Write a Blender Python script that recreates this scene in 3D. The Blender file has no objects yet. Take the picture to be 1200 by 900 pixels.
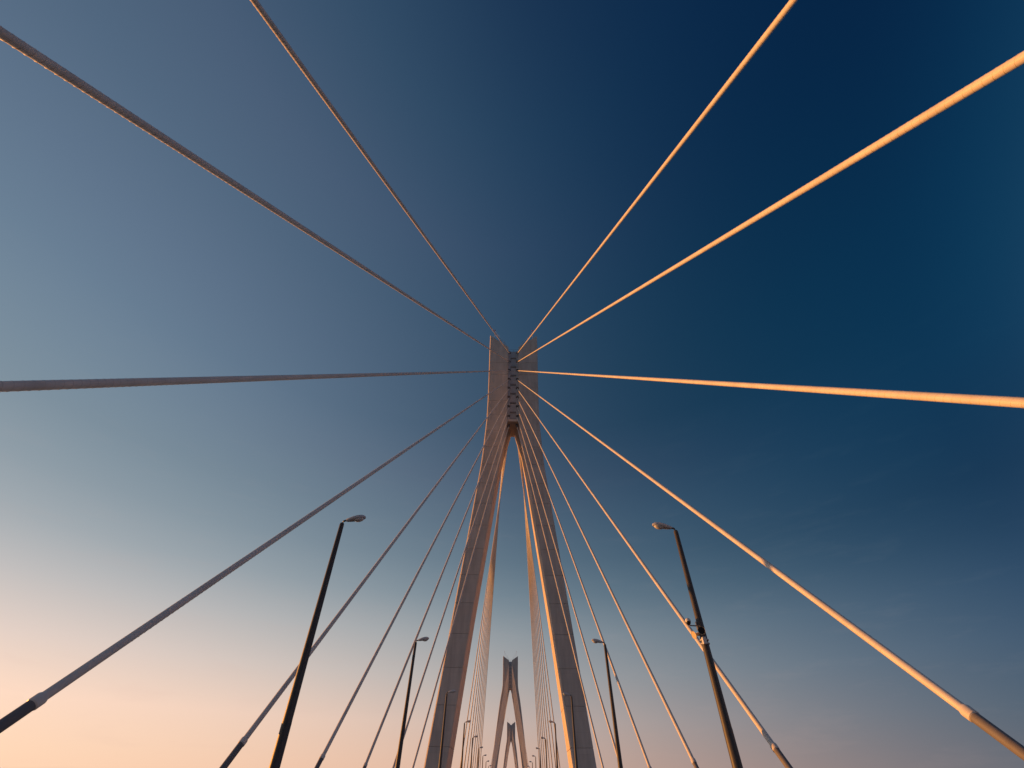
import bpy, math, random
import numpy as np
from mathutils import Vector, Matrix
random.seed(7)
R = math.radians
S = bpy.context.scene
COL = S.collection

# ------------------------------------------------------------------ camera
EYE = 1.6
cam = bpy.data.cameras.new('camera')
cam.sensor_width = 36.0
cam.lens = 497.0 / 1200.0 * 36.0
cam.clip_start = 0.05
cam.clip_end = 40000.0
cam_o = bpy.data.objects.new('camera', cam)
COL.objects.link(cam_o)
cam_o.matrix_world = (Matrix.Translation((0, 0, EYE)) @ Matrix.Rotation(R(0.12), 4, 'Z')
                      @ Matrix.Rotation(R(90 + 44.7), 4, 'X') @ Matrix.Rotation(R(0.6), 4, 'Z'))
S.camera = cam_o

# ------------------------------------------------------------------ sun and sky
SUN_AZ, SUN_EL = 74.0, 4.0            # degrees to the left of the bridge axis, above the horizon
sdir = Vector((-math.sin(R(SUN_AZ)) * math.cos(R(SUN_EL)), math.cos(R(SUN_AZ)) * math.cos(R(SUN_EL)), math.sin(R(SUN_EL))))
sun = bpy.data.lights.new('sun', 'SUN')
sun.energy = 4.8
sun.angle = R(0.5)
sun.color = (1.0, 0.375, 0.06)
sun_o = bpy.data.objects.new('sun', sun)
COL.objects.link(sun_o)
sun_o.rotation_euler = sdir.to_track_quat('Z', 'Y').to_euler()
sun_o.location = (-200, 80, 120)

S.view_settings.view_transform = 'Standard'
S.view_settings.look = 'None'
S.view_settings.exposure = 0.0
S.view_settings.gamma = 1.0

W = bpy.data.worlds.new('World')
S.world = W
W.use_nodes = True
nt = W.node_tree
nt.nodes.clear()
L = nt.links.new


def N(t, **k):
    n = nt.nodes.new(t)
    for a, b in k.items():
        setattr(n, a, b)
    return n


def M(op, a, b=None, clamp=False):
    n = N('ShaderNodeMath', operation=op)
    n.use_clamp = clamp
    for i, v in enumerate((a, b)):
        if v is None:
            continue
        if isinstance(v, (int, float)):
            n.inputs[i].default_value = v
        else:
            L(v, n.inputs[i])
    return n.outputs[0]


# evening sky: colour over elevation for three bearings from the sun, blended smoothly round the horizon
EL = [0.0, 0.0333, 0.0667, 0.1111, 0.1556, 0.2, 0.2444, 0.3, 0.3556, 0.4222, 0.5, 0.5889, 0.6889, 0.8333, 1.0]
LO = [[0.338, 0.379, 0.433], [0.291, 0.355, 0.426], [0.25, 0.334, 0.419], [0.22, 0.313, 0.414], [0.171, 0.276, 0.385], [0.123, 0.236, 0.346], [0.086, 0.211, 0.323], [0.061, 0.206, 0.321], [0.043, 0.208, 0.324], [0.028, 0.201, 0.316], [0.017, 0.188, 0.304], [0.013, 0.165, 0.283], [0.0, 0.138, 0.259], [0.0, 0.11, 0.239], [0.0, 0.073, 0.207]]
MID = [[0.759, 0.615, 0.554], [0.73, 0.623, 0.583], [0.683, 0.626, 0.611], [0.585, 0.593, 0.608], [0.5, 0.543, 0.579], [0.393, 0.467, 0.524], [0.323, 0.407, 0.477], [0.28, 0.364, 0.444], [0.246, 0.324, 0.411], [0.204, 0.296, 0.386], [0.196, 0.291, 0.383], [0.193, 0.29, 0.386], [0.203, 0.29, 0.391], [0.188, 0.284, 0.384], [0.183, 0.268, 0.368]]
HI = [[1.0, 0.824, 0.689], [1.0, 0.847, 0.728], [1.0, 0.856, 0.764], [0.886, 0.808, 0.769], [0.752, 0.736, 0.734], [0.634, 0.663, 0.687], [0.561, 0.613, 0.652], [0.502, 0.573, 0.625], [0.481, 0.566, 0.632], [0.468, 0.557, 0.639], [0.462, 0.544, 0.636], [0.452, 0.527, 0.618], [0.455, 0.522, 0.608], [0.471, 0.514, 0.592], [0.505, 0.496, 0.561]]
tc = N('ShaderNodeTexCoord')
nrm = N('ShaderNodeVectorMath', operation='NORMALIZE')
L(tc.outputs['Generated'], nrm.inputs[0])
sep = N('ShaderNodeSeparateXYZ')
L(nrm.outputs[0], sep.inputs[0])
elev = M('MULTIPLY', M('ARCSINE', M('MAXIMUM', sep.outputs[2], 0.0)), 2 / math.pi)
dotn = N('ShaderNodeVectorMath', operation='DOT_PRODUCT')
L(nrm.outputs[0], dotn.inputs[0])
GLOW_AZ = 68.5
dotn.inputs[1].default_value = (-math.sin(R(GLOW_AZ)), math.cos(R(GLOW_AZ)), 0)
t = M('MAXIMUM', dotn.outputs['Value'], -0.55)
T0, T1, T2 = -0.5, 0.2, 0.95
d0, d1, d2 = M('SUBTRACT', t, T0), M('SUBTRACT', t, T1), M('SUBTRACT', t, T2)
w0 = M('MULTIPLY', M('MULTIPLY', d1, d2), 1 / ((T0 - T1) * (T0 - T2)))
w1 = M('MULTIPLY', M('MULTIPLY', d0, d2), 1 / ((T1 - T0) * (T1 - T2)))
w2 = M('MULTIPLY', M('MULTIPLY', d0, d1), 1 / ((T2 - T0) * (T2 - T1)))
acc = None
for tab, w in ((LO, w0), (MID, w1), (HI, w2)):
    rmp = N('ShaderNodeValToRGB')
    rmp.color_ramp.interpolation = 'LINEAR'
    els = rmp.color_ramp.elements
    while len(els) < len(EL):
        els.new(0.5)
    for i in range(len(EL)):
        els[i].position = i / 20.0
    for i in reversed(range(len(EL))):
        els[i].position = EL[i]
    for i in range(len(EL)):
        els[i].color = (*tab[i], 1)
    L(elev, rmp.inputs[0])
    sc = N('ShaderNodeVectorMath', operation='SCALE')
    L(rmp.outputs[0], sc.inputs[0])
    L(w, sc.inputs['Scale'])
    if acc is None:
        acc = sc.outputs[0]
    else:
        ad = N('ShaderNodeVectorMath', operation='ADD')
        L(acc, ad.inputs[0])
        L(sc.outputs[0], ad.inputs[1])
        acc = ad.outputs[0]
# opposite the sun the low sky brightens again to mauve (antitwilight arch), raised out of view as added fill
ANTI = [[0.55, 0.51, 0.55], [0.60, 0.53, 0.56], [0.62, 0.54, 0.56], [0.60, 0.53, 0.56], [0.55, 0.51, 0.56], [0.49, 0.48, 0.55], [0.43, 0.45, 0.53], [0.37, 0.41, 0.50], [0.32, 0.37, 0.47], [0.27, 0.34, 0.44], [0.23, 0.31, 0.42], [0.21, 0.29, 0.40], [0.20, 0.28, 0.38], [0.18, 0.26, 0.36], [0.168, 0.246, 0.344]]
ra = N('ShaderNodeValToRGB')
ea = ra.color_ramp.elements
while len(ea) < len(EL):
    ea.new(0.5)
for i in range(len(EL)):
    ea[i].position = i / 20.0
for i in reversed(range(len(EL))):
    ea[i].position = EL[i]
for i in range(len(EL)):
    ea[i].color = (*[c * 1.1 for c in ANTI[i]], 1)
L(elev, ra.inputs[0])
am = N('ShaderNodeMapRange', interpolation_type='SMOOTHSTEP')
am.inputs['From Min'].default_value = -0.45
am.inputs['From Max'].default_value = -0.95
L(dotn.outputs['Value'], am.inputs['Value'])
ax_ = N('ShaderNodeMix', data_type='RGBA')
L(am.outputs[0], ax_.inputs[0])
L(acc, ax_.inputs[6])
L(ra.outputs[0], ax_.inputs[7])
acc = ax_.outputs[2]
# a few faint high wisps low in the sky
mp = N('ShaderNodeMapping')
mp.inputs['Scale'].default_value = (3.0, 3.0, 16.0)
L(nrm.outputs[0], mp.inputs[0])
nz = N('ShaderNodeTexNoise')
nz.inputs['Scale'].default_value = 2.4
nz.inputs['Detail'].default_value = 6.0
nz.inputs['Roughness'].default_value = 0.62
L(mp.outputs[0], nz.inputs['Vector'])
wr = N('ShaderNodeValToRGB')
wr.color_ramp.elements[0].position = 0.54
wr.color_ramp.elements[1].position = 0.80
L(nz.outputs['Fac'], wr.inputs[0])
band = M('MULTIPLY', M('SUBTRACT', 1.0, M('MULTIPLY', elev, 2.2), True), M('MULTIPLY', wr.outputs[0], 0.10))
wm = N('ShaderNodeMix', data_type='RGBA')
L(band, wm.inputs[0])
L(acc, wm.inputs[6])
wm.inputs[7].default_value = (0.80, 0.66, 0.62, 1)
mx = N('ShaderNodeVectorMath', operation='MAXIMUM')
L(wm.outputs[2], mx.inputs[0])
mx.inputs[1].default_value = (0.004, 0.004, 0.004)
gm = N('ShaderNodeGamma')
gm.inputs[1].default_value = 2.2
L(mx.outputs[0], gm.inputs[0])
bg1 = N('ShaderNodeBackground')
bg1.inputs[1].default_value = 1.0
L(gm.outputs[0], bg1.inputs[0])
sky = N('ShaderNodeTexSky', sky_type='NISHITA')
sky.sun_disc = False
sky.sun_elevation = R(SUN_EL)
sky.sun_rotation = R(-SUN_AZ)
sky.air_density = 1.0
sky.dust_density = 1.0
sky.ozone_density = 1.0
bg2 = N('ShaderNodeBackground')
bg2.inputs[1].default_value = 0.005
L(sky.outputs[0], bg2.inputs[0])
add = N('ShaderNodeAddShader')
L(bg1.outputs[0], add.inputs[0])
L(bg2.outputs[0], add.inputs[1])
out = N('ShaderNodeOutputWorld')
L(add.outputs[0], out.inputs[0])


# ------------------------------------------------------------------ materials
def mat(name, col, rough=0.6, metal=0.0, var=0.0, scale=(1, 1, 1), nscale=3.0, bump=0.0, rnd=0.0, coord='Object', trans=0.0, col2=None):
    m = bpy.data.materials.new(name)
    m.use_nodes = True
    n = m.node_tree
    b = n.nodes['Principled BSDF']
    b.inputs['Roughness'].default_value = rough
    b.inputs['Metallic'].default_value = metal
    b.inputs['Base Color'].default_value = (*col, 1)
    if trans:
        b.inputs['Transmission Weight'].default_value = trans
    if var or bump or rnd:
        t_ = n.nodes.new('ShaderNodeTexCoord')
        p = n.nodes.new('ShaderNodeMapping')
        p.inputs['Scale'].default_value = scale
        n.links.new(t_.outputs[coord], p.inputs[0])
        z = n.nodes.new('ShaderNodeTexNoise')
        z.inputs['Scale'].default_value = nscale
        z.inputs['Detail'].default_value = 7
        z.inputs['Roughness'].default_value = 0.6
        n.links.new(p.outputs[0], z.inputs['Vector'])
        r_ = n.nodes.new('ShaderNodeMix')
        r_.data_type = 'RGBA'
        c2 = col2 or tuple(c * (1 - var) for c in col)
        r_.inputs[6].default_value = (*c2, 1)
        r_.inputs[7].default_value = (*[min(1, c * (1 + var * 0.6)) for c in col], 1)
        cr = n.nodes.new('ShaderNodeValToRGB')
        cr.color_ramp.elements[0].position = 0.32
        cr.color_ramp.elements[1].position = 0.68
        n.links.new(z.outputs['Fac'], cr.inputs[0])
        n.links.new(cr.outputs[0], r_.inputs[0])
        last = r_.outputs[2]
        if rnd:
            oi = n.nodes.new('ShaderNodeObjectInfo')
            mr = n.nodes.new('ShaderNodeMapRange')
            mr.inputs['To Min'].default_value = 1 - rnd
            mr.inputs['To Max'].default_value = 1 + rnd
            n.links.new(oi.outputs['Random'], mr.inputs['Value'])
            vm = n.nodes.new('ShaderNodeVectorMath')
            vm.operation = 'SCALE'
            n.links.new(last, vm.inputs[0])
            n.links.new(mr.outputs[0], vm.inputs['Scale'])
            last = vm.outputs[0]
        n.links.new(last, b.inputs['Base Color'])
        if bump:
            bp = n.nodes.new('ShaderNodeBump')
            bp.inputs['Strength'].default_value = bump
            bp.inputs['Distance'].default_value = 0.02
            n.links.new(z.outputs['Fac'], bp.inputs['Height'])
            n.links.new(bp.outputs[0], b.inputs['Normal'])
    return m


CONC = mat('pale_concrete', (0.76, 0.645, 0.565), 0.85, var=0.17, scale=(1, 1, 0.16), nscale=1.3, bump=0.25, rnd=0.035)
# faint formwork panels in the cast concrete
n_ = CONC.node_tree
b_ = n_.nodes['Principled BSDF']
src_ = b_.inputs['Base Color'].links[0].from_socket
tcn = n_.nodes.new('ShaderNodeTexCoord')
spn = n_.nodes.new('ShaderNodeSeparateXYZ')
n_.links.new(tcn.outputs['Object'], spn.inputs[0])
adn = n_.nodes.new('ShaderNodeMath')
n_.links.new(spn.outputs[0], adn.inputs[0])
n_.links.new(spn.outputs[1], adn.inputs[1])
cbn = n_.nodes.new('ShaderNodeCombineXYZ')
n_.links.new(adn.outputs[0], cbn.inputs[0])
n_.links.new(spn.outputs[2], cbn.inputs[1])
bk = n_.nodes.new('ShaderNodeTexBrick')
bk.inputs['Color1'].default_value = (0.93, 0.93, 0.93, 1)
bk.inputs['Color2'].default_value = (1.0, 1.0, 1.0, 1)
bk.inputs['Mortar'].default_value = (0.84, 0.83, 0.82, 1)
bk.inputs['Scale'].default_value = 1.0
bk.inputs['Mortar Size'].default_value = 0.012
bk.inputs['Brick Width'].default_value = 1.22
bk.inputs['Row Height'].default_value = 1.81
bk.offset = 0.0
n_.links.new(cbn.outputs[0], bk.inputs['Vector'])
mm = n_.nodes.new('ShaderNodeMix')
mm.data_type = 'RGBA'
mm.blend_type = 'MULTIPLY'
mm.inputs[0].default_value = 1.0
n_.links.new(src_, mm.inputs[6])
n_.links.new(bk.outputs['Color'], mm.inputs[7])
n_.links.new(mm.outputs[2], b_.inputs['Base Color'])
CORE = mat('joint_concrete', (0.34, 0.31, 0.28), 0.9, var=0.1)
STEEL = mat('grey_painted_steel', (0.58, 0.58, 0.60), 0.5, var=0.12, nscale=2.0)
MSTEEL = mat('mid_grey_steel', (0.38, 0.36, 0.36), 0.5, var=0.1)
DSTEEL = mat('dark_painted_steel', (0.13, 0.13, 0.14), 0.5, var=0.15, nscale=4.0)
PIPE = mat('pipe_paint', (0.19, 0.18, 0.185), 0.65, var=0.12, nscale=6.0)
SHEATH = mat('white_cable_sheath', (0.79, 0.725, 0.66), 0.45, var=0.13, scale=(1, 1, 1), nscale=2.2)
RIB = mat('sheath_rib', (0.68, 0.62, 0.56), 0.5)
POLE = mat('dark_pole_paint', (0.06, 0.055, 0.055), 0.5, var=0.2, nscale=8.0)
HEAD = mat('lamp_housing', (0.62, 0.62, 0.64), 0.4, var=0.08)
GLASS = mat('lamp_glass', (0.80, 0.80, 0.80), 0.18, trans=0.15)
RED = mat('red_light_glass', (0.45, 0.04, 0.03), 0.25)
CREAM = mat('cream_plastic', (0.62, 0.50, 0.30), 0.45, var=0.08)
BLACK = mat('black_plastic_and_shade', (0.02, 0.02, 0.022), 0.3)
WHITE = mat('white_plastic', (0.75, 0.75, 0.75), 0.4)
ASPH = mat('asphalt', (0.055, 0.055, 0.058), 0.9, var=0.25, nscale=6.0, bump=0.3)
PAVE = mat('pavement_concrete', (0.33, 0.32, 0.30), 0.9, var=0.15, nscale=4.0)
PAINT = mat('road_paint', (0.78, 0.78, 0.75), 0.7, var=0.08)
GROUND = mat('meadow', (0.07, 0.09, 0.04), 0.95, var=0.4, nscale=0.02)
WATER = mat('river_water', (0.03, 0.045, 0.05), 0.12, bump=0.6, nscale=0.35)


# ------------------------------------------------------------------ helpers
def mesh(name, v, f, smooth=False, mats=(), midx=None):
    m = bpy.data.meshes.new(name)
    m.from_pydata([tuple(map(float, p)) for p in v], [], [tuple(map(int, q)) for q in f])
    for x in mats:
        m.materials.append(x)
    if midx is not None:
        m.polygons.foreach_set('material_index', midx)
    if smooth:
        m.polygons.foreach_set('use_smooth', [True] * len(m.polygons))
    m.update()
    return m


def link(name, me, parent=None, loc=None):
    o = bpy.data.objects.new(name, me)
    COL.objects.link(o)
    if parent is not None:
        o.parent = parent
    if loc is not None:
        o.location = loc
    return o


def tag(o, label=None, cat=None, group=None, kind=None):
    for k, v in (('label', label), ('category', cat), ('group', group), ('kind', kind)):
        if v:
            o[k] = v
    return o


def empty(name, loc, rz=0.0):
    o = bpy.data.objects.new(name, None)
    COL.objects.link(o)
    o.location = loc
    o.rotation_euler = (0, 0, rz)
    o.empty_display_size = 0.3
    return o


KIDS = {}


def part(name, me, parent, loc=None):
    o = link(name, me, parent, loc)
    KIDS.setdefault(parent.name, []).append(o)
    return o


def copy_tree(o, parent=None):
    c = o.copy()
    COL.objects.link(c)
    if parent is not None:
        c.parent = parent
        KIDS.setdefault(parent.name, []).append(c)
    for k in list(KIDS.get(o.name, [])):
        copy_tree(k, c)
    return c


class MB:
    def __init__(s):
        s.v, s.f, s.m = [], [], []

    def box(s, x0, x1, y0, y1, z0, z1, mi=0):
        b = len(s.v)
        s.v += [(x0, y0, z0), (x1, y0, z0), (x1, y1, z0), (x0, y1, z0), (x0, y0, z1), (x1, y0, z1), (x1, y1, z1), (x0, y1, z1)]
        q = [(0, 3, 2, 1), (4, 5, 6, 7), (0, 1, 5, 4), (1, 2, 6, 5), (2, 3, 7, 6), (3, 0, 4, 7)]
        s.f += [tuple(b + i for i in k) for k in q]
        s.m += [mi] * 6
        return s

    def tube(s, pts, rad, n=12, cap=True, mi=0):
        """a round tube through pts with one radius per point"""
        pts = [Vector(p) for p in pts]
        b = len(s.v)
        for i, p in enumerate(pts):
            d = (pts[min(i + 1, len(pts) - 1)] - pts[max(i - 1, 0)])
            if d.length < 1e-9:
                d = Vector((0, 0, 1))
            d.normalize()
            u = d.cross(Vector((0, 0, 1)) if abs(d.z) < 0.98 else Vector((1, 0, 0))).normalized()
            w = d.cross(u)
            for k in range(n):
                a = 2 * math.pi * k / n
                s.v.append(tuple(p + (u * math.cos(a) + w * math.sin(a)) * rad[i]))
        for i in range(len(pts) - 1):
            for k in range(n):
                k2 = (k + 1) % n
                s.f.append((b + i * n + k, b + i * n + k2, b + (i + 1) * n + k2, b + (i + 1) * n + k))
                s.m.append(mi)
        if cap:
            s.f.append(tuple(b + k for k in reversed(range(n))))
            s.f.append(tuple(b + (len(pts) - 1) * n + k for k in range(n)))
            s.m += [mi, mi]
        return s

    def rings(s, rr, cap=True, mi=0):
        b = len(s.v)
        n = len(rr[0])
        for r_ in rr:
            s.v += [tuple(p) for p in r_]
        for i in range(len(rr) - 1):
            for k in range(n):
                k2 = (k + 1) % n
                s.f.append((b + i * n + k, b + i * n + k2, b + (i + 1) * n + k2, b + (i + 1) * n + k))
                s.m.append(mi)
        if cap:
            s.f.append(tuple(b + k for k in reversed(range(n))))
            s.f.append(tuple(b + (len(rr) - 1) * n + k for k in range(n)))
            s.m += [mi, mi]
        return s

    def mesh(s, name, *mats, smooth=False):
        return mesh(name, s.v, s.f, smooth, mats, s.m)


def auto_smooth(me, ang=40):
    """smooth shading with sharp edges above an angle"""
    me.polygons.foreach_set('use_smooth', [True] * len(me.polygons))
    me.set_sharp_from_angle(angle=R(ang))
    return me


# ------------------------------------------------------------------ the setting
def slab(name, x0, x1, y0, y1, z0, z1, m):
    return tag(link(name, MB().box(x0, x1, y0, y1, z0, z1).mesh(name, m)), kind='structure')


g = 15000.0
tag(link('ground', mesh('ground', [(-g, -g, -22.6), (g, -g, -22.6), (g, g, -22.6), (-g, g, -22.6)], [(0, 1, 2, 3)], mats=(GROUND,))), kind='structure')
tag(link('river', mesh('river', [(-g, -120, -22.0), (g, -120, -22.0), (g, 900, -22.0), (-g, 900, -22.0)], [(0, 1, 2, 3)], mats=(WATER,))), kind='structure')
dk = MB()
prof = [(-90, 8.6), (190, 8.6), (235, 13.8), (840, 13.8)]
for (ya, wa), (yb, wb) in zip(prof[:-1], prof[1:]):
    b_ = len(dk.v)
    dk.v += [(-wa, ya, -1.9), (wa, ya, -1.9), (wb, yb, -1.9), (-wb, yb, -1.9), (-wa, ya, -0.05), (wa, ya, -0.05), (wb, yb, -0.05), (-wb, yb, -0.05)]
    dk.f += [tuple(b_ + i for i in q) for q in ((0, 3, 2, 1), (4, 5, 6, 7), (1, 2, 6, 5), (3, 0, 4, 7))]
    dk.m += [0] * 4
tag(link('bridge_deck', dk.mesh('bridge_deck', PAVE)), kind='structure')
tag(link('road', mesh('road', [(-5.3, -90, 0.0), (5.3, -90, 0.0), (5.3, 840, 0.0), (-5.3, 840, 0.0)], [(0, 1, 2, 3)], mats=(ASPH,))), kind='structure')
for sx in (-1, 1):
    a, b = sorted((5.3 * sx, 5.5 * sx))
    slab('kerb', a, b, -90, 840, -0.05, 0.15, PAVE)
    a, b = sorted((5.502 * sx, 8.6 * sx))
    slab('pavement', a, b, -90, 840, -0.046, 0.12, PAVE)
mk = MB()
for y in range(-60, 800, 12):
    mk.box(-0.06, 0.06, y, y + 4, 0.004, 0.007)
for sx in (-1, 1):
    a, b = sorted((4.9 * sx, 5.02 * sx))
    mk.box(a, b, -90, 840, 0.004, 0.007)
tag(link('road_markings', mk.mesh('road_markings', PAINT)), kind='structure')

# ------------------------------------------------------------------ bridge towers
TD = 4.9                               # thickness along the bridge
ZO = [(-22, 11.75), (4.3, 9.12), (41.1, 5.42), (44, 5.2), (47.6, 5.04), (52, 4.86), (58, 4.9), (66, 5.06), (78, 5.36)]
ZI = [(-22, 9.8), (4.3, 6.72), (19, 5.10), (33.4, 3.30), (41.1, 2.36), (45, 1.80), (48, 1.36), (50, 1.16), (52, 1.10), (78, 1.10)]

# the two towers far down the bridge fork higher up and spread their legs wider
ZO2 = [(-22, 15.6), (2, 12.95), (21, 10.75), (29, 9.75), (37, 8.65), (46, 7.45), (52, 6.5), (56.5, 5.6), (59.5, 5.25), (66, 5.2), (78, 5.36)]
ZI2 = [(-22, 12.9), (2, 9.9), (21, 7.25), (29, 6.0), (37, 4.5), (46, 3.0), (53, 1.8), (56.5, 1.22), (57.4, 1.10), (78, 1.10)]
PRO = {'in': ZI, 'out': ZO, 'fork': 51.55, 'notch': 4.1}


def warp(z):
    """height in the far towers of what stands at height z in the nearest one"""
    return float(np.interp(z, [0, 51.55, 76.6, 90], [0, PRO['fork'], 76.6, 90]))


def ip(tab, z):
    return float(np.interp(z, [p[0] for p in tab], [p[1] for p in tab]))


def section(z, inset=0.0, ch=0.14, ci=0.08):
    xi, xo = ip(PRO['in'], z) + inset, ip(PRO['out'], z) - inset
    y0, y1 = inset, TD - inset
    return [(xi + ci, y0), (xo - ch, y0), (xo, y0 + ch), (xo, y1 - ch), (xo - ch, y1), (xi + ci, y1), (xi, y1 - ci), (xi, y0 + ci)]


def head_z(x, x0=1.10, x1=5.34):
    return 76.5 - PRO['notch'] + (x - x0) / (x1 - x0) * PRO['notch']


def leg_ring(z, sx, inset=0.0, top=False):
    s_ = section(z, inset)
    r_ = [(sx * x, y, head_z(x) if top else z) for x, y in s_]
    return r_ if sx > 0 else r_[::-1]


def lift_mesh(z0, z1, sx, top=False):
    m = MB()
    rr = [leg_ring(z0 + 0.012, sx, 0.03), leg_ring(z0 + 0.04, sx)]
    zs = [z for z in np.arange(math.ceil(z0 + 0.3), z1 - 0.3, 1.2)]
    if not top:
        rr += [leg_ring(z, sx) for z in zs]
    if top:
        rr.append(leg_ring(74.0, sx, 0, True))
    else:
        rr += [leg_ring(z1 - 0.04, sx), leg_ring(z1 - 0.012, sx, 0.03)]
    m.rings(rr)
    return m.mesh('concrete_lift', CONC)


BND = [2.30 + 3.62 * k for k in range(20)]       # joints between the cast lifts
HA = [69.3, 66.6, 64.0, 61.3, 58.8, 56.35, 53.9, 51.45, 49.1]     # anchor heights above the eye
DECKA = -0.9                            # cable foot, relative to the eye
AX, CX = 0.78, 7.25                     # cable offset from the axis: at the tower, at the deck


def build_tower(loc):
    root = empty('bridge_tower', loc)
    for sx in (-1, 1):
        core = MB().rings([leg_ring(z, sx, 0.06) for z in (-22.5, -10, 2, 12, 21, 29, 37, 41, 45, 48, 50, 52, 54, 56, 58, 61, 71.4)]).mesh('leg', CORE)
        leg = part('leg', core, root)
        lo = MB().rings([leg_ring(-22.5, sx), leg_ring(-10, sx), leg_ring(2.27, sx)]).mesh('concrete_lift', CONC)
        part('concrete_lift', lo, leg)
        for a, b in zip(BND[:-1], BND[1:]):
            part('concrete_lift', lift_mesh(a, b, sx), leg)
        part('concrete_lift', lift_mesh(BND[-1], 74.4, sx, True), leg)
    # recessed bay between the two halves of the head
    bay = part('anchor_bay', MB().box(-1.16, 1.16, 0.75, TD - 0.75, PRO['fork'] + 0.51, 75.8 - PRO['notch']).mesh('anchor_bay', STEEL), root)
    part('crossbeam', MB().box(-1.18, 1.18, 0.12, TD - 0.12, PRO['fork'], PRO['fork'] + 0.50).mesh('crossbeam', CONC), root)
    zf = PRO['fork']
    for sx in (-1, 1):
        pr = [(1.32, zf - 0.02), (0.40, zf - 0.02), (0.46, zf - 0.5), (ip(PRO['in'], zf - 4.6) - 0.03, zf - 4.9), (ip(PRO['in'], zf - 4.6) + 0.3, zf - 4.9)]
        front = [(sx * x, 2.6, z) for x, z in pr]
        back = [(sx * x, TD - 0.16, z) for x, z in pr]
        if sx < 0:
            front, back = front[::-1], back[::-1]
        part('haunch', MB().rings([back, front]).mesh('haunch', CONC), root)
    for face in (0, 1):
        Y = (lambda y: y) if face == 0 else (lambda y: TD - y)
        for sx in (-1, 1):
            a, b = sorted((0.60 * sx, 1.094 * sx))
            ya, yb = sorted((Y(0.42), Y(0.752)))
            # steel wall split at every anchor so that the pipe mouths read as openings
            wall = MB()
            zz = [PRO['fork'] + 0.55] + [warp(h + EYE) for h in reversed(HA[:8])] + [71.5]
            for k in range(len(zz) - 1):
                lo_, hi_ = zz[k] + (0.30 if k else 0), zz[k + 1] - (0.30 if k < len(zz) - 2 else 0)
                wall.box(a, b, ya, yb, lo_, hi_)
            part('anchor_wall', wall.mesh('anchor_wall', STEEL), bay)
        for k in range(8):
            z = warp((HA[k] + HA[k + 1]) / 2 + EYE) if k < 7 else PRO['fork'] + 1.05
            ya, yb = sorted((Y(0.55), Y(0.753)))
            part('diaphragm', MB().box(-0.597, 0.597, ya, yb, z - 0.20, z + 0.06).mesh('diaphragm', MSTEEL), bay)
    # guard rail that follows the notch, with a warning light at either end
    rail = MB()
    pts = []
    for x, h in ((-4.3, 3.2), (-3.2, 1.9), (-2.1, 1.5), (-1.0, 1.3), (0, 1.25), (1.0, 1.3), (2.1, 1.5), (3.2, 1.9), (4.3, 3.2)):
        z0 = head_z(abs(x)) if abs(x) >= 1.1 else 75.8 - PRO['notch']
        yy = 0.5 if abs(x) >= 1.1 else 1.2
        rail.tube([(x, yy, z0 - 0.1), (x, yy, z0 + h)], [0.035, 0.03], 6)
        pts.append((x, yy, z0 + h))
    rail.tube(pts, [0.025] * len(pts), 6)
    rail.tube([(p[0], p[1], p[2] - 0.55) for p in pts], [0.02] * len(pts), 6)
    part('guard_rail', rail.mesh('guard_rail', STEEL), root)
    for sx in (-1, 1):
        zt = head_z(4.3) + 3.2
        part('warning_light', MB().tube([(sx * 4.3, 0.5, zt), (sx * 4.3, 0.5, zt + 0.05), (sx * 4.3, 0.5, zt + 0.25), (sx * 4.3, 0.5, zt + 0.33)], [0.12, 0.14, 0.12, 0.04], 10).mesh('warning_light', RED), root)
    return root


TY = [60.1, 351.4, 691.8]
TX = [0.12, 0.25, 2.0]
tower = build_tower((TX[0], TY[0], 0))
tag(tower, 'tall pale concrete A-shaped tower standing nearest, its legs straddling the whole bridge', 'bridge tower', 'towers of the cable-stayed bridge')
PRO.update({'in': ZI2, 'out': ZO2, 'fork': 57.2, 'notch': 2.6})
t2 = build_tower((TX[1], TY[1], 0))
tag(t2, None, 'bridge tower', 'towers of the cable-stayed bridge')
t2['label'] = 'A-shaped concrete tower seen small between the legs of the nearest tower'
t3 = copy_tree(t2)
t3.location = (TX[2], TY[2], 0)
t3['label'] = 'farthest and smallest A-shaped tower, seen through the legs of the middle tower'

# ------------------------------------------------------------------ stay cables
RS, RP = 0.0725, 0.082


def frame(A, B):
    d = (A - B)
    ln = d.length
    d.normalize()
    u = d.cross(Vector((0, 0, 1))).normalized()
    return d, ln, u, d.cross(u)


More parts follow.
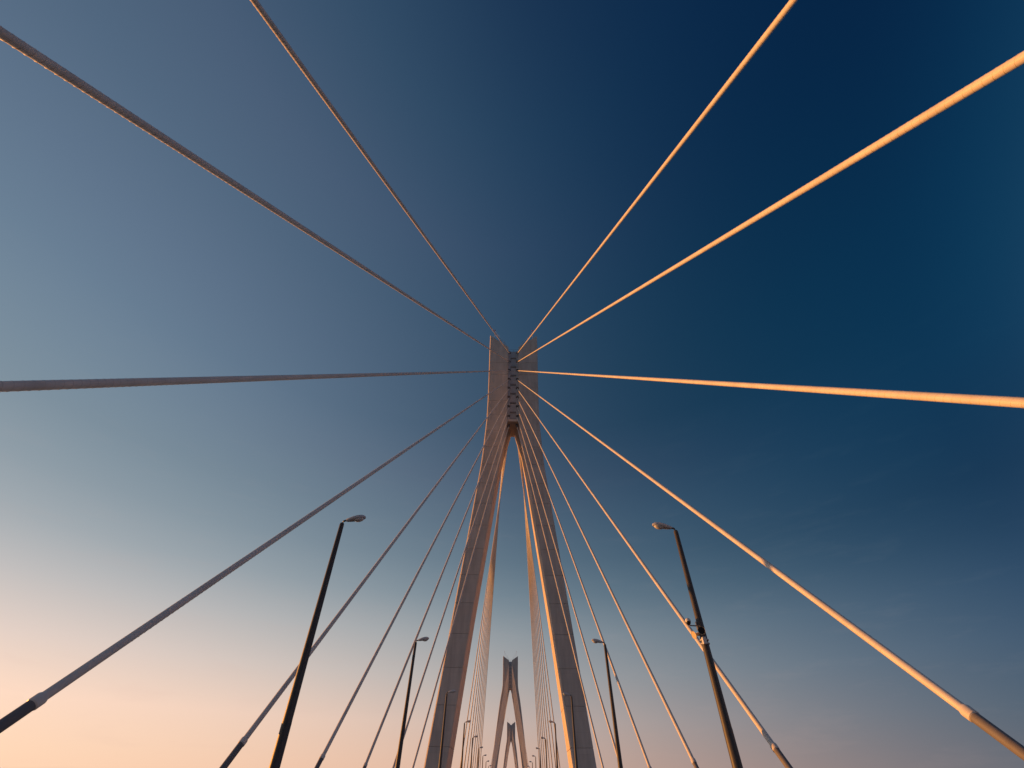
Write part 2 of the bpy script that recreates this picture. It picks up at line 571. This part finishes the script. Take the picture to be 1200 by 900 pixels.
def near_cable(A, B, label, group, ribbed=True):
    """sheathed stay with helical rib, end collar and lower steel pipe"""
    d, ln, u, w = frame(A, B)
    root = tag(empty('stay_cable', B), label, 'stay cable', group)
    P = lambda t_: d * t_
    part('sheath', auto_smooth(MB().tube([P(2.56)] + [P(x) for x in np.linspace(3.5, ln + 0.25, 14)], [RS] * 15, 24).mesh('sheath', SHEATH)), root)
    part('collar', auto_smooth(MB().tube([P(2.50), P(2.51), P(2.515), P(2.63), P(2.645), P(2.67)], [0.080, 0.090, 0.094, 0.094, 0.088, RS + 0.001], 24).mesh('collar', SHEATH), 25), root)
    part('anchor_pipe', auto_smooth(MB().tube([P(-0.95), P(0.4), P(2.52)], [RP] * 3, 24).mesh('anchor_pipe', PIPE)), root)
    if ribbed:
        t0, t1, pitch, seg = 3.9, ln - 1.0, 0.12, 16
        n = int((t1 - t0) / pitch * seg)
        tt = t0 + np.arange(n) * pitch / seg
        ph = np.arange(n) * 2 * math.pi / seg
        rad = np.outer(np.cos(ph), np.array(u)) - np.outer(np.sin(ph), np.array(w))
        ax = np.outer(tt, np.array(d))
        dv = np.array(d)
        V = np.stack([ax + rad * (RS - 0.003) - dv * 0.008, ax + rad * (RS + 0.0045), ax + rad * (RS - 0.003) + dv * 0.008], 1).reshape(-1, 3)
        i = np.arange(n - 1)[:, None] * 3
        F = np.concatenate([i + np.array([[k, k + 1, k + 4, k + 3]]) for k in range(2)])
        me = bpy.data.meshes.new('helical_rib')
        me.vertices.add(len(V))
        me.vertices.foreach_set('co', V.astype(np.float32).ravel())
        me.loops.add(F.size)
        me.loops.foreach_set('vertex_index', F.astype(np.int32).ravel())
        me.polygons.add(len(F))
        me.polygons.foreach_set('loop_start', (np.arange(len(F)) * 4).astype(np.int32))
        me.update(calc_edges=True)
        me.validate()
        me.materials.append(RIB)
        part('helical_rib', me, root)
    return root


def far_cable(A, B, label, group, r=RS):
    d, ln, u, w = frame(A, B)
    m = MB().tube([d * 2.5, d * (ln + 0.2)], [r] * 2, 8, mi=0)
    m.tube([d * -0.95, d * 2.6], [RP] * 2, 8, mi=1)
    o = link('stay_cable', auto_smooth(m.mesh('stay_cable', SHEATH, PIPE)), None, B)
    return tag(o, label, 'stay cable', group)


def guide_pipe(A, B, par, face, ti):
    """short dark steel mouth where the cable leaves the tower"""
    d, ln, u, w = frame(A, B)
    a = A - Vector((TX[ti], TY[ti], 0))
    part('guide_pipe', auto_smooth(MB().tube([a + d * 0.6, a - d * 0.05, a - d * 0.10], [0.22, 0.20, 0.14], 12).mesh('guide_pipe', DSTEEL)), par)


YL = [-13.95, -7.07, -0.45, 6.16, 13.02, 19.68, 26.34, 33.05, 39.87]
YR = [-13.48, -6.88, -0.31, 6.45, 13.14, 20.05, 27.03, 34.13, 40.75]
LL = ['grey shaded stay cable leaving by the top edge left of the tower',
      'grey shaded stay cable slanting up to the upper left edge',
      'nearly level grey stay cable running out to the left edge',
      'thick grey stay cable with white collar and dark pipe in the lower left corner',
      'grey stay cable crossing behind the big left street lamp',
      'grey stay cable just right of the big left street lamp pole',
      'grey stay cable passing behind the head of the second left street lamp',
      'thin grey stay cable just right of the second left street lamp pole',
      'thin grey stay cable skirting the outer edge of the left tower leg']
LR = ['orange sunlit stay cable leaving by the top edge right of the tower',
      'orange sunlit stay cable slanting up to the upper right edge, spiral rib showing',
      'nearly level orange sunlit stay cable running out to the right edge',
      'orange stay cable with pale collar and brown pipe in the lower right corner',
      'orange sunlit stay cable crossing behind the lamp pole that carries loudspeakers',
      'orange stay cable ending in a pipe just left of the lamp pole with loudspeakers',
      'orange stay cable passing behind the head of the second right street lamp',
      'thin orange stay cable just left of the second right street lamp pole',
      'thin orange stay cable skirting the outer edge of the right tower leg']
bay0 = [o for o in KIDS[tower.name] if o.name.startswith('anchor_bay')][0]
for i in range(9):
    for sx, Y, lab in ((-1, YL[i], LL[i]), (1, YR[i], LR[i])):
        A = Vector((TX[0] + sx * AX, TY[0] + 0.6, HA[i] + EYE))
        B = Vector((sx * CX, Y, DECKA + EYE))
        near_cable(A, B, lab, 'stay cables reaching over the camera')
        guide_pipe(A, B, bay0, 0, 0)


NTH = ['innermost and longest', 'second longest', 'third longest', 'fourth longest', 'middle', 'fourth shortest', 'third shortest', 'second shortest', 'outermost and shortest']


def fan(ti, dirn, gl, gr, first=13.5, step=7.0, pipes=False, cx=12.2):
    for i in range(9):
        for sx, gname in ((-1, gl), (1, gr)):
            yy = TY[ti] + (0.6 if dirn < 0 else TD - 0.6)
            A = Vector((TX[ti] + sx * AX, yy, (HA[i] + EYE) if ti == 0 else warp(HA[i] + EYE)))
            B = Vector((TX[ti] + sx * cx, yy + dirn * (first + step * (8 - i)), DECKA + EYE))
            far_cable(A, B, gname[0] if ti else NTH[i] + ' ' + gname[0], gname[1], RS if ti == 0 else 0.10)
            if pipes:
                guide_pipe(A, B, bay0, 1, 0)


fan(0, 1, ('cable in the left fan behind the nearest tower', 'left fan behind the nearest tower'),
    ('cable in the right fan behind the nearest tower', 'right fan behind the nearest tower'), pipes=True, cx=CX)
fan(1, -1, ('hair-thin stay cable on the left front of the middle tower', 'left front fan of the middle tower'),
    ('hair-thin stay cable on the right front of the middle tower', 'right front fan of the middle tower'))
fan(1, 1, ('hair-thin stay cable on the left rear of the middle tower', 'left rear fan of the middle tower'),
    ('hair-thin stay cable on the right rear of the middle tower', 'right rear fan of the middle tower'))
fan(2, -1, ('hair-thin stay cable on the left front of the farthest tower', 'left front fan of the farthest tower'),
    ('hair-thin stay cable on the right front of the farthest tower', 'right front fan of the farthest tower'))


# ------------------------------------------------------------------ street lamps (arm points to local +x)
def build_lamp(H=8.78):
    root = empty('street_lamp', (0, 0, 0.12))
    part('base_flange', auto_smooth(MB().tube([(0, 0, 0), (0, 0, 0.03), (0, 0, 0.031), (0, 0, 0.35)], [0.26, 0.26, 0.17, 0.15], 14).mesh('base_flange', POLE)), root)
    part('pole', auto_smooth(MB().tube([(0, 0, 0.02), (0, 0, 3.0), (0, 0, 3.04), (0, 0, H - 0.05), (0, 0, H)], [0.150, 0.130, 0.126, 0.080, 0.068], 14).mesh('pole', POLE), 60), root)
    part('arm', auto_smooth(MB().tube([(0, 0, H - 0.1), (0.0, 0, H + 0.02), (0.03, 0, H + 0.07), (0.08, 0, H + 0.10), (0.16, 0, H + 0.115)], [0.04, 0.04, 0.038, 0.035, 0.035], 8).mesh('arm', POLE), 60), root)
    tilt = R(9)
    rr = []
    for x, hy, up, dn in ((0.10, 0.035, 0.035, 0.035), (0.15, 0.07, 0.05, 0.05), (0.26, 0.10, 0.065, 0.06), (0.42, 0.145, 0.09, 0.06), (0.60, 0.165, 0.10, 0.055), (0.76, 0.15, 0.09, 0.05), (0.86, 0.11, 0.065, 0.045), (0.92, 0.05, 0.03, 0.03)):
        ring = []
        for k in range(16):
            a = 2 * math.pi * k / 16
            y, z = math.cos(a), math.sin(a)
            zz = (z * up * 1.45 if z > 0 else max(z * 1.6, -1) * dn * 1.1)
            ring.append(Vector((x, y * hy, zz)))
        rr.append([p * 0.86 for p in ring])
    rot = Matrix.Rotation(-tilt, 3, 'Y')
    off = Vector((0.03, 0, H + 0.10))
    head = part('lamp_head', auto_smooth(MB().rings([[rot @ p + off for p in q] for q in rr]).mesh('lamp_head', HEAD), 35), root)
    bowl = []
    for x, hy, dn in ((0.44, 0.04, 0.01), (0.47, 0.10, 0.045), (0.56, 0.128, 0.08), (0.68, 0.128, 0.09), (0.79, 0.10, 0.07), (0.85, 0.05, 0.025)):
        ring = [rot @ Vector((x, math.cos(a) * hy, -0.045 + (math.sin(a) * dn * 1.3 if math.sin(a) < 0 else 0.004 * math.sin(a)))) + off for a in [2 * math.pi * k / 16 for k in range(16)]]
        bowl.append([(p - off) * 0.86 + off for p in ring])
    part('glass_bowl', auto_smooth(MB().rings(bowl).mesh('glass_bowl', GLASS), 60), head)
    return root


lamp = build_lamp()
ORD = ['nearest', 'second', 'third', 'fourth', 'fifth', 'sixth', 'seventh', 'eighth', 'ninth', 'tenth', 'eleventh', 'twelfth']
lampL = [(-5.99, 14.75), (-6.05, 30.95), (-5.92, 48.8), (-5.78, 69.3), (-5.80, 86.6), (-5.76, 104.8)]
lampR = [(6.02, 15.1), (6.05, 31.0), (5.87, 49.6), (5.80, 68.8), (5.76, 87.5), (5.76, 105.3)]
for k in range(6):
    lampL.append((-5.76, 122.8 + 18 * k))
    lampR.append((5.76, 123.3 + 18 * k))
TL = {0: 'biggest dark street lamp at lower left, its grey head leaning over the road',
      1: 'dark street lamp seen small beside the left tower leg, its head against the sky',
      2: 'street lamp standing in front of the left leg of the nearest tower'}
TR = {0: 'biggest brown-lit street lamp at lower right, carrying two loudspeakers and a camera',
      1: 'dark street lamp seen small beside the right tower leg, its head against the sky',
      2: 'street lamp standing in front of the right leg of the nearest tower'}
first = True
for k in range(12):
    for side, (x, y), special in (('left', lampL[k], TL), ('right', lampR[k], TR)):
        o = lamp if first else copy_tree(lamp)
        first = False
        o.location = (x, y, 0.12)
        lean = 0 if k else (-1.6 if side == 'left' else -0.8)      # the two nearest posts stand slightly out of plumb
        o.rotation_euler = (0, R(lean), 0 if side == 'left' else math.pi)
        lab = special.get(k, '%s street lamp from the near end of the %s row, against the far cables' % (ORD[k], side))
        tag(o, lab, 'street lamp', 'street lamps along both kerbs')

# ------------------------------------------------------------------ things clamped to the big right lamp
LX, LY = lampR[0][0] + 0.075, lampR[0][1]


def horn(loc, direction, label, inner):
    root = tag(empty('horn_loudspeaker', loc), label, 'loudspeaker', 'loudspeakers on the right lamp pole')
    d = Vector(direction).normalized()
    prof = [(-0.16, 0.05), (-0.15, 0.06), (-0.04, 0.062), (-0.03, 0.04), (0.04, 0.055), (0.10, 0.085), (0.145, 0.125), (0.155, 0.135), (0.15, 0.125), (0.10, 0.075), (0.04, 0.045), (-0.02, 0.03)]
    u = d.cross(Vector((0, 0, 1))).normalized()
    w = d.cross(u)
    sc_ = 0.82
    ring = lambda a, b: [d * a * sc_ + (u * math.cos(q) + w * math.sin(q)) * b * sc_ for q in [2 * math.pi * k / 20 for k in range(20)]]
    bm = MB().rings([ring(a, b) for a, b in prof[:9]], False).rings([ring(a, b) for a, b in prof[8:]], True, 1)
    part('bell', auto_smooth(bm.mesh('bell', CREAM, inner), 70), root)
    part('driver', auto_smooth(MB().tube([d * 0.035, d * 0.06, d * 0.10], [0.03, 0.028, 0.01], 12).mesh('driver', BLACK)), root)
    br = Vector((LX, LY, loc[2] - 0.02)) - Vector(loc)
    part('bracket', MB().tube([d * -0.08, br * 0.5 + Vector((0, 0, -0.05)), br], [0.018, 0.018, 0.018], 6).mesh('bracket', DSTEEL), root)
    return root


horn((LX - 0.09, LY - 0.19, 5.52), (-0.32, -1.0, -0.28), 'cream horn loudspeaker on the right lamp pole with its dark mouth facing us', BLACK)  # black inner paints the shade inside this mouth; the bell itself is cream
horn((LX - 0.18, LY + 0.02, 5.46), (-1.0, -0.30, -0.25), 'cream horn loudspeaker on the right lamp pole, its sunlit mouth turned towards the road', CREAM)
cr_ = tag(empty('security_camera', (LX - 0.36, LY, 5.80)), 'small white security camera with black dome on a bracket left of the lamp pole', 'security camera')
dome = []
for z, r_ in ((0.02, 0.080), (-0.01, 0.076), (-0.045, 0.064), (-0.07, 0.04), (-0.083, 0.01)):
    dome.append([(math.cos(a) * r_, math.sin(a) * r_, z) for a in [2 * math.pi * k / 16 for k in range(16)]][::-1])
part('dome', auto_smooth(MB().rings(dome).mesh('dome', BLACK), 60), cr_)
part('housing', auto_smooth(MB().tube([(0, 0, 0.02), (0, 0, 0.045), (0, 0, 0.095), (0, 0, 0.12)], [0.084, 0.086, 0.074, 0.035], 16).mesh('housing', WHITE)), cr_)
part('bracket', MB().tube([(0, 0, 0.09), (0.05, 0.05, -0.08), (0.28, 0, -0.10)], [0.02, 0.02, 0.02], 8).mesh('bracket', DSTEEL), cr_)
part('mounting_plate', MB().box(0.235, 0.265, -0.05, 0.05, -0.22, 0.02).mesh('mounting_plate', DSTEEL), cr_)
jb = tag(empty('junction_box', (LX - 0.08, LY - 0.18, 5.24)), 'small pale junction box strapped to the lamp pole under the loudspeakers', 'junction box')
part('box', MB().box(-0.05, 0.05, -0.05, 0.06, -0.09, 0.09).mesh('box', WHITE), jb)
part('lid', MB().box(-0.055, 0.055, -0.063, -0.0505, -0.095, 0.095).mesh('lid', WHITE), jb)
part('strap', MB().tube([(0.08, 0.18, -0.06), (0.08, 0.18, -0.03)], [0.135, 0.135], 16).tube([(0.08, 0.18, 0.04), (0.08, 0.18, 0.07)], [0.135, 0.135], 16).mesh('strap', STEEL), jb)
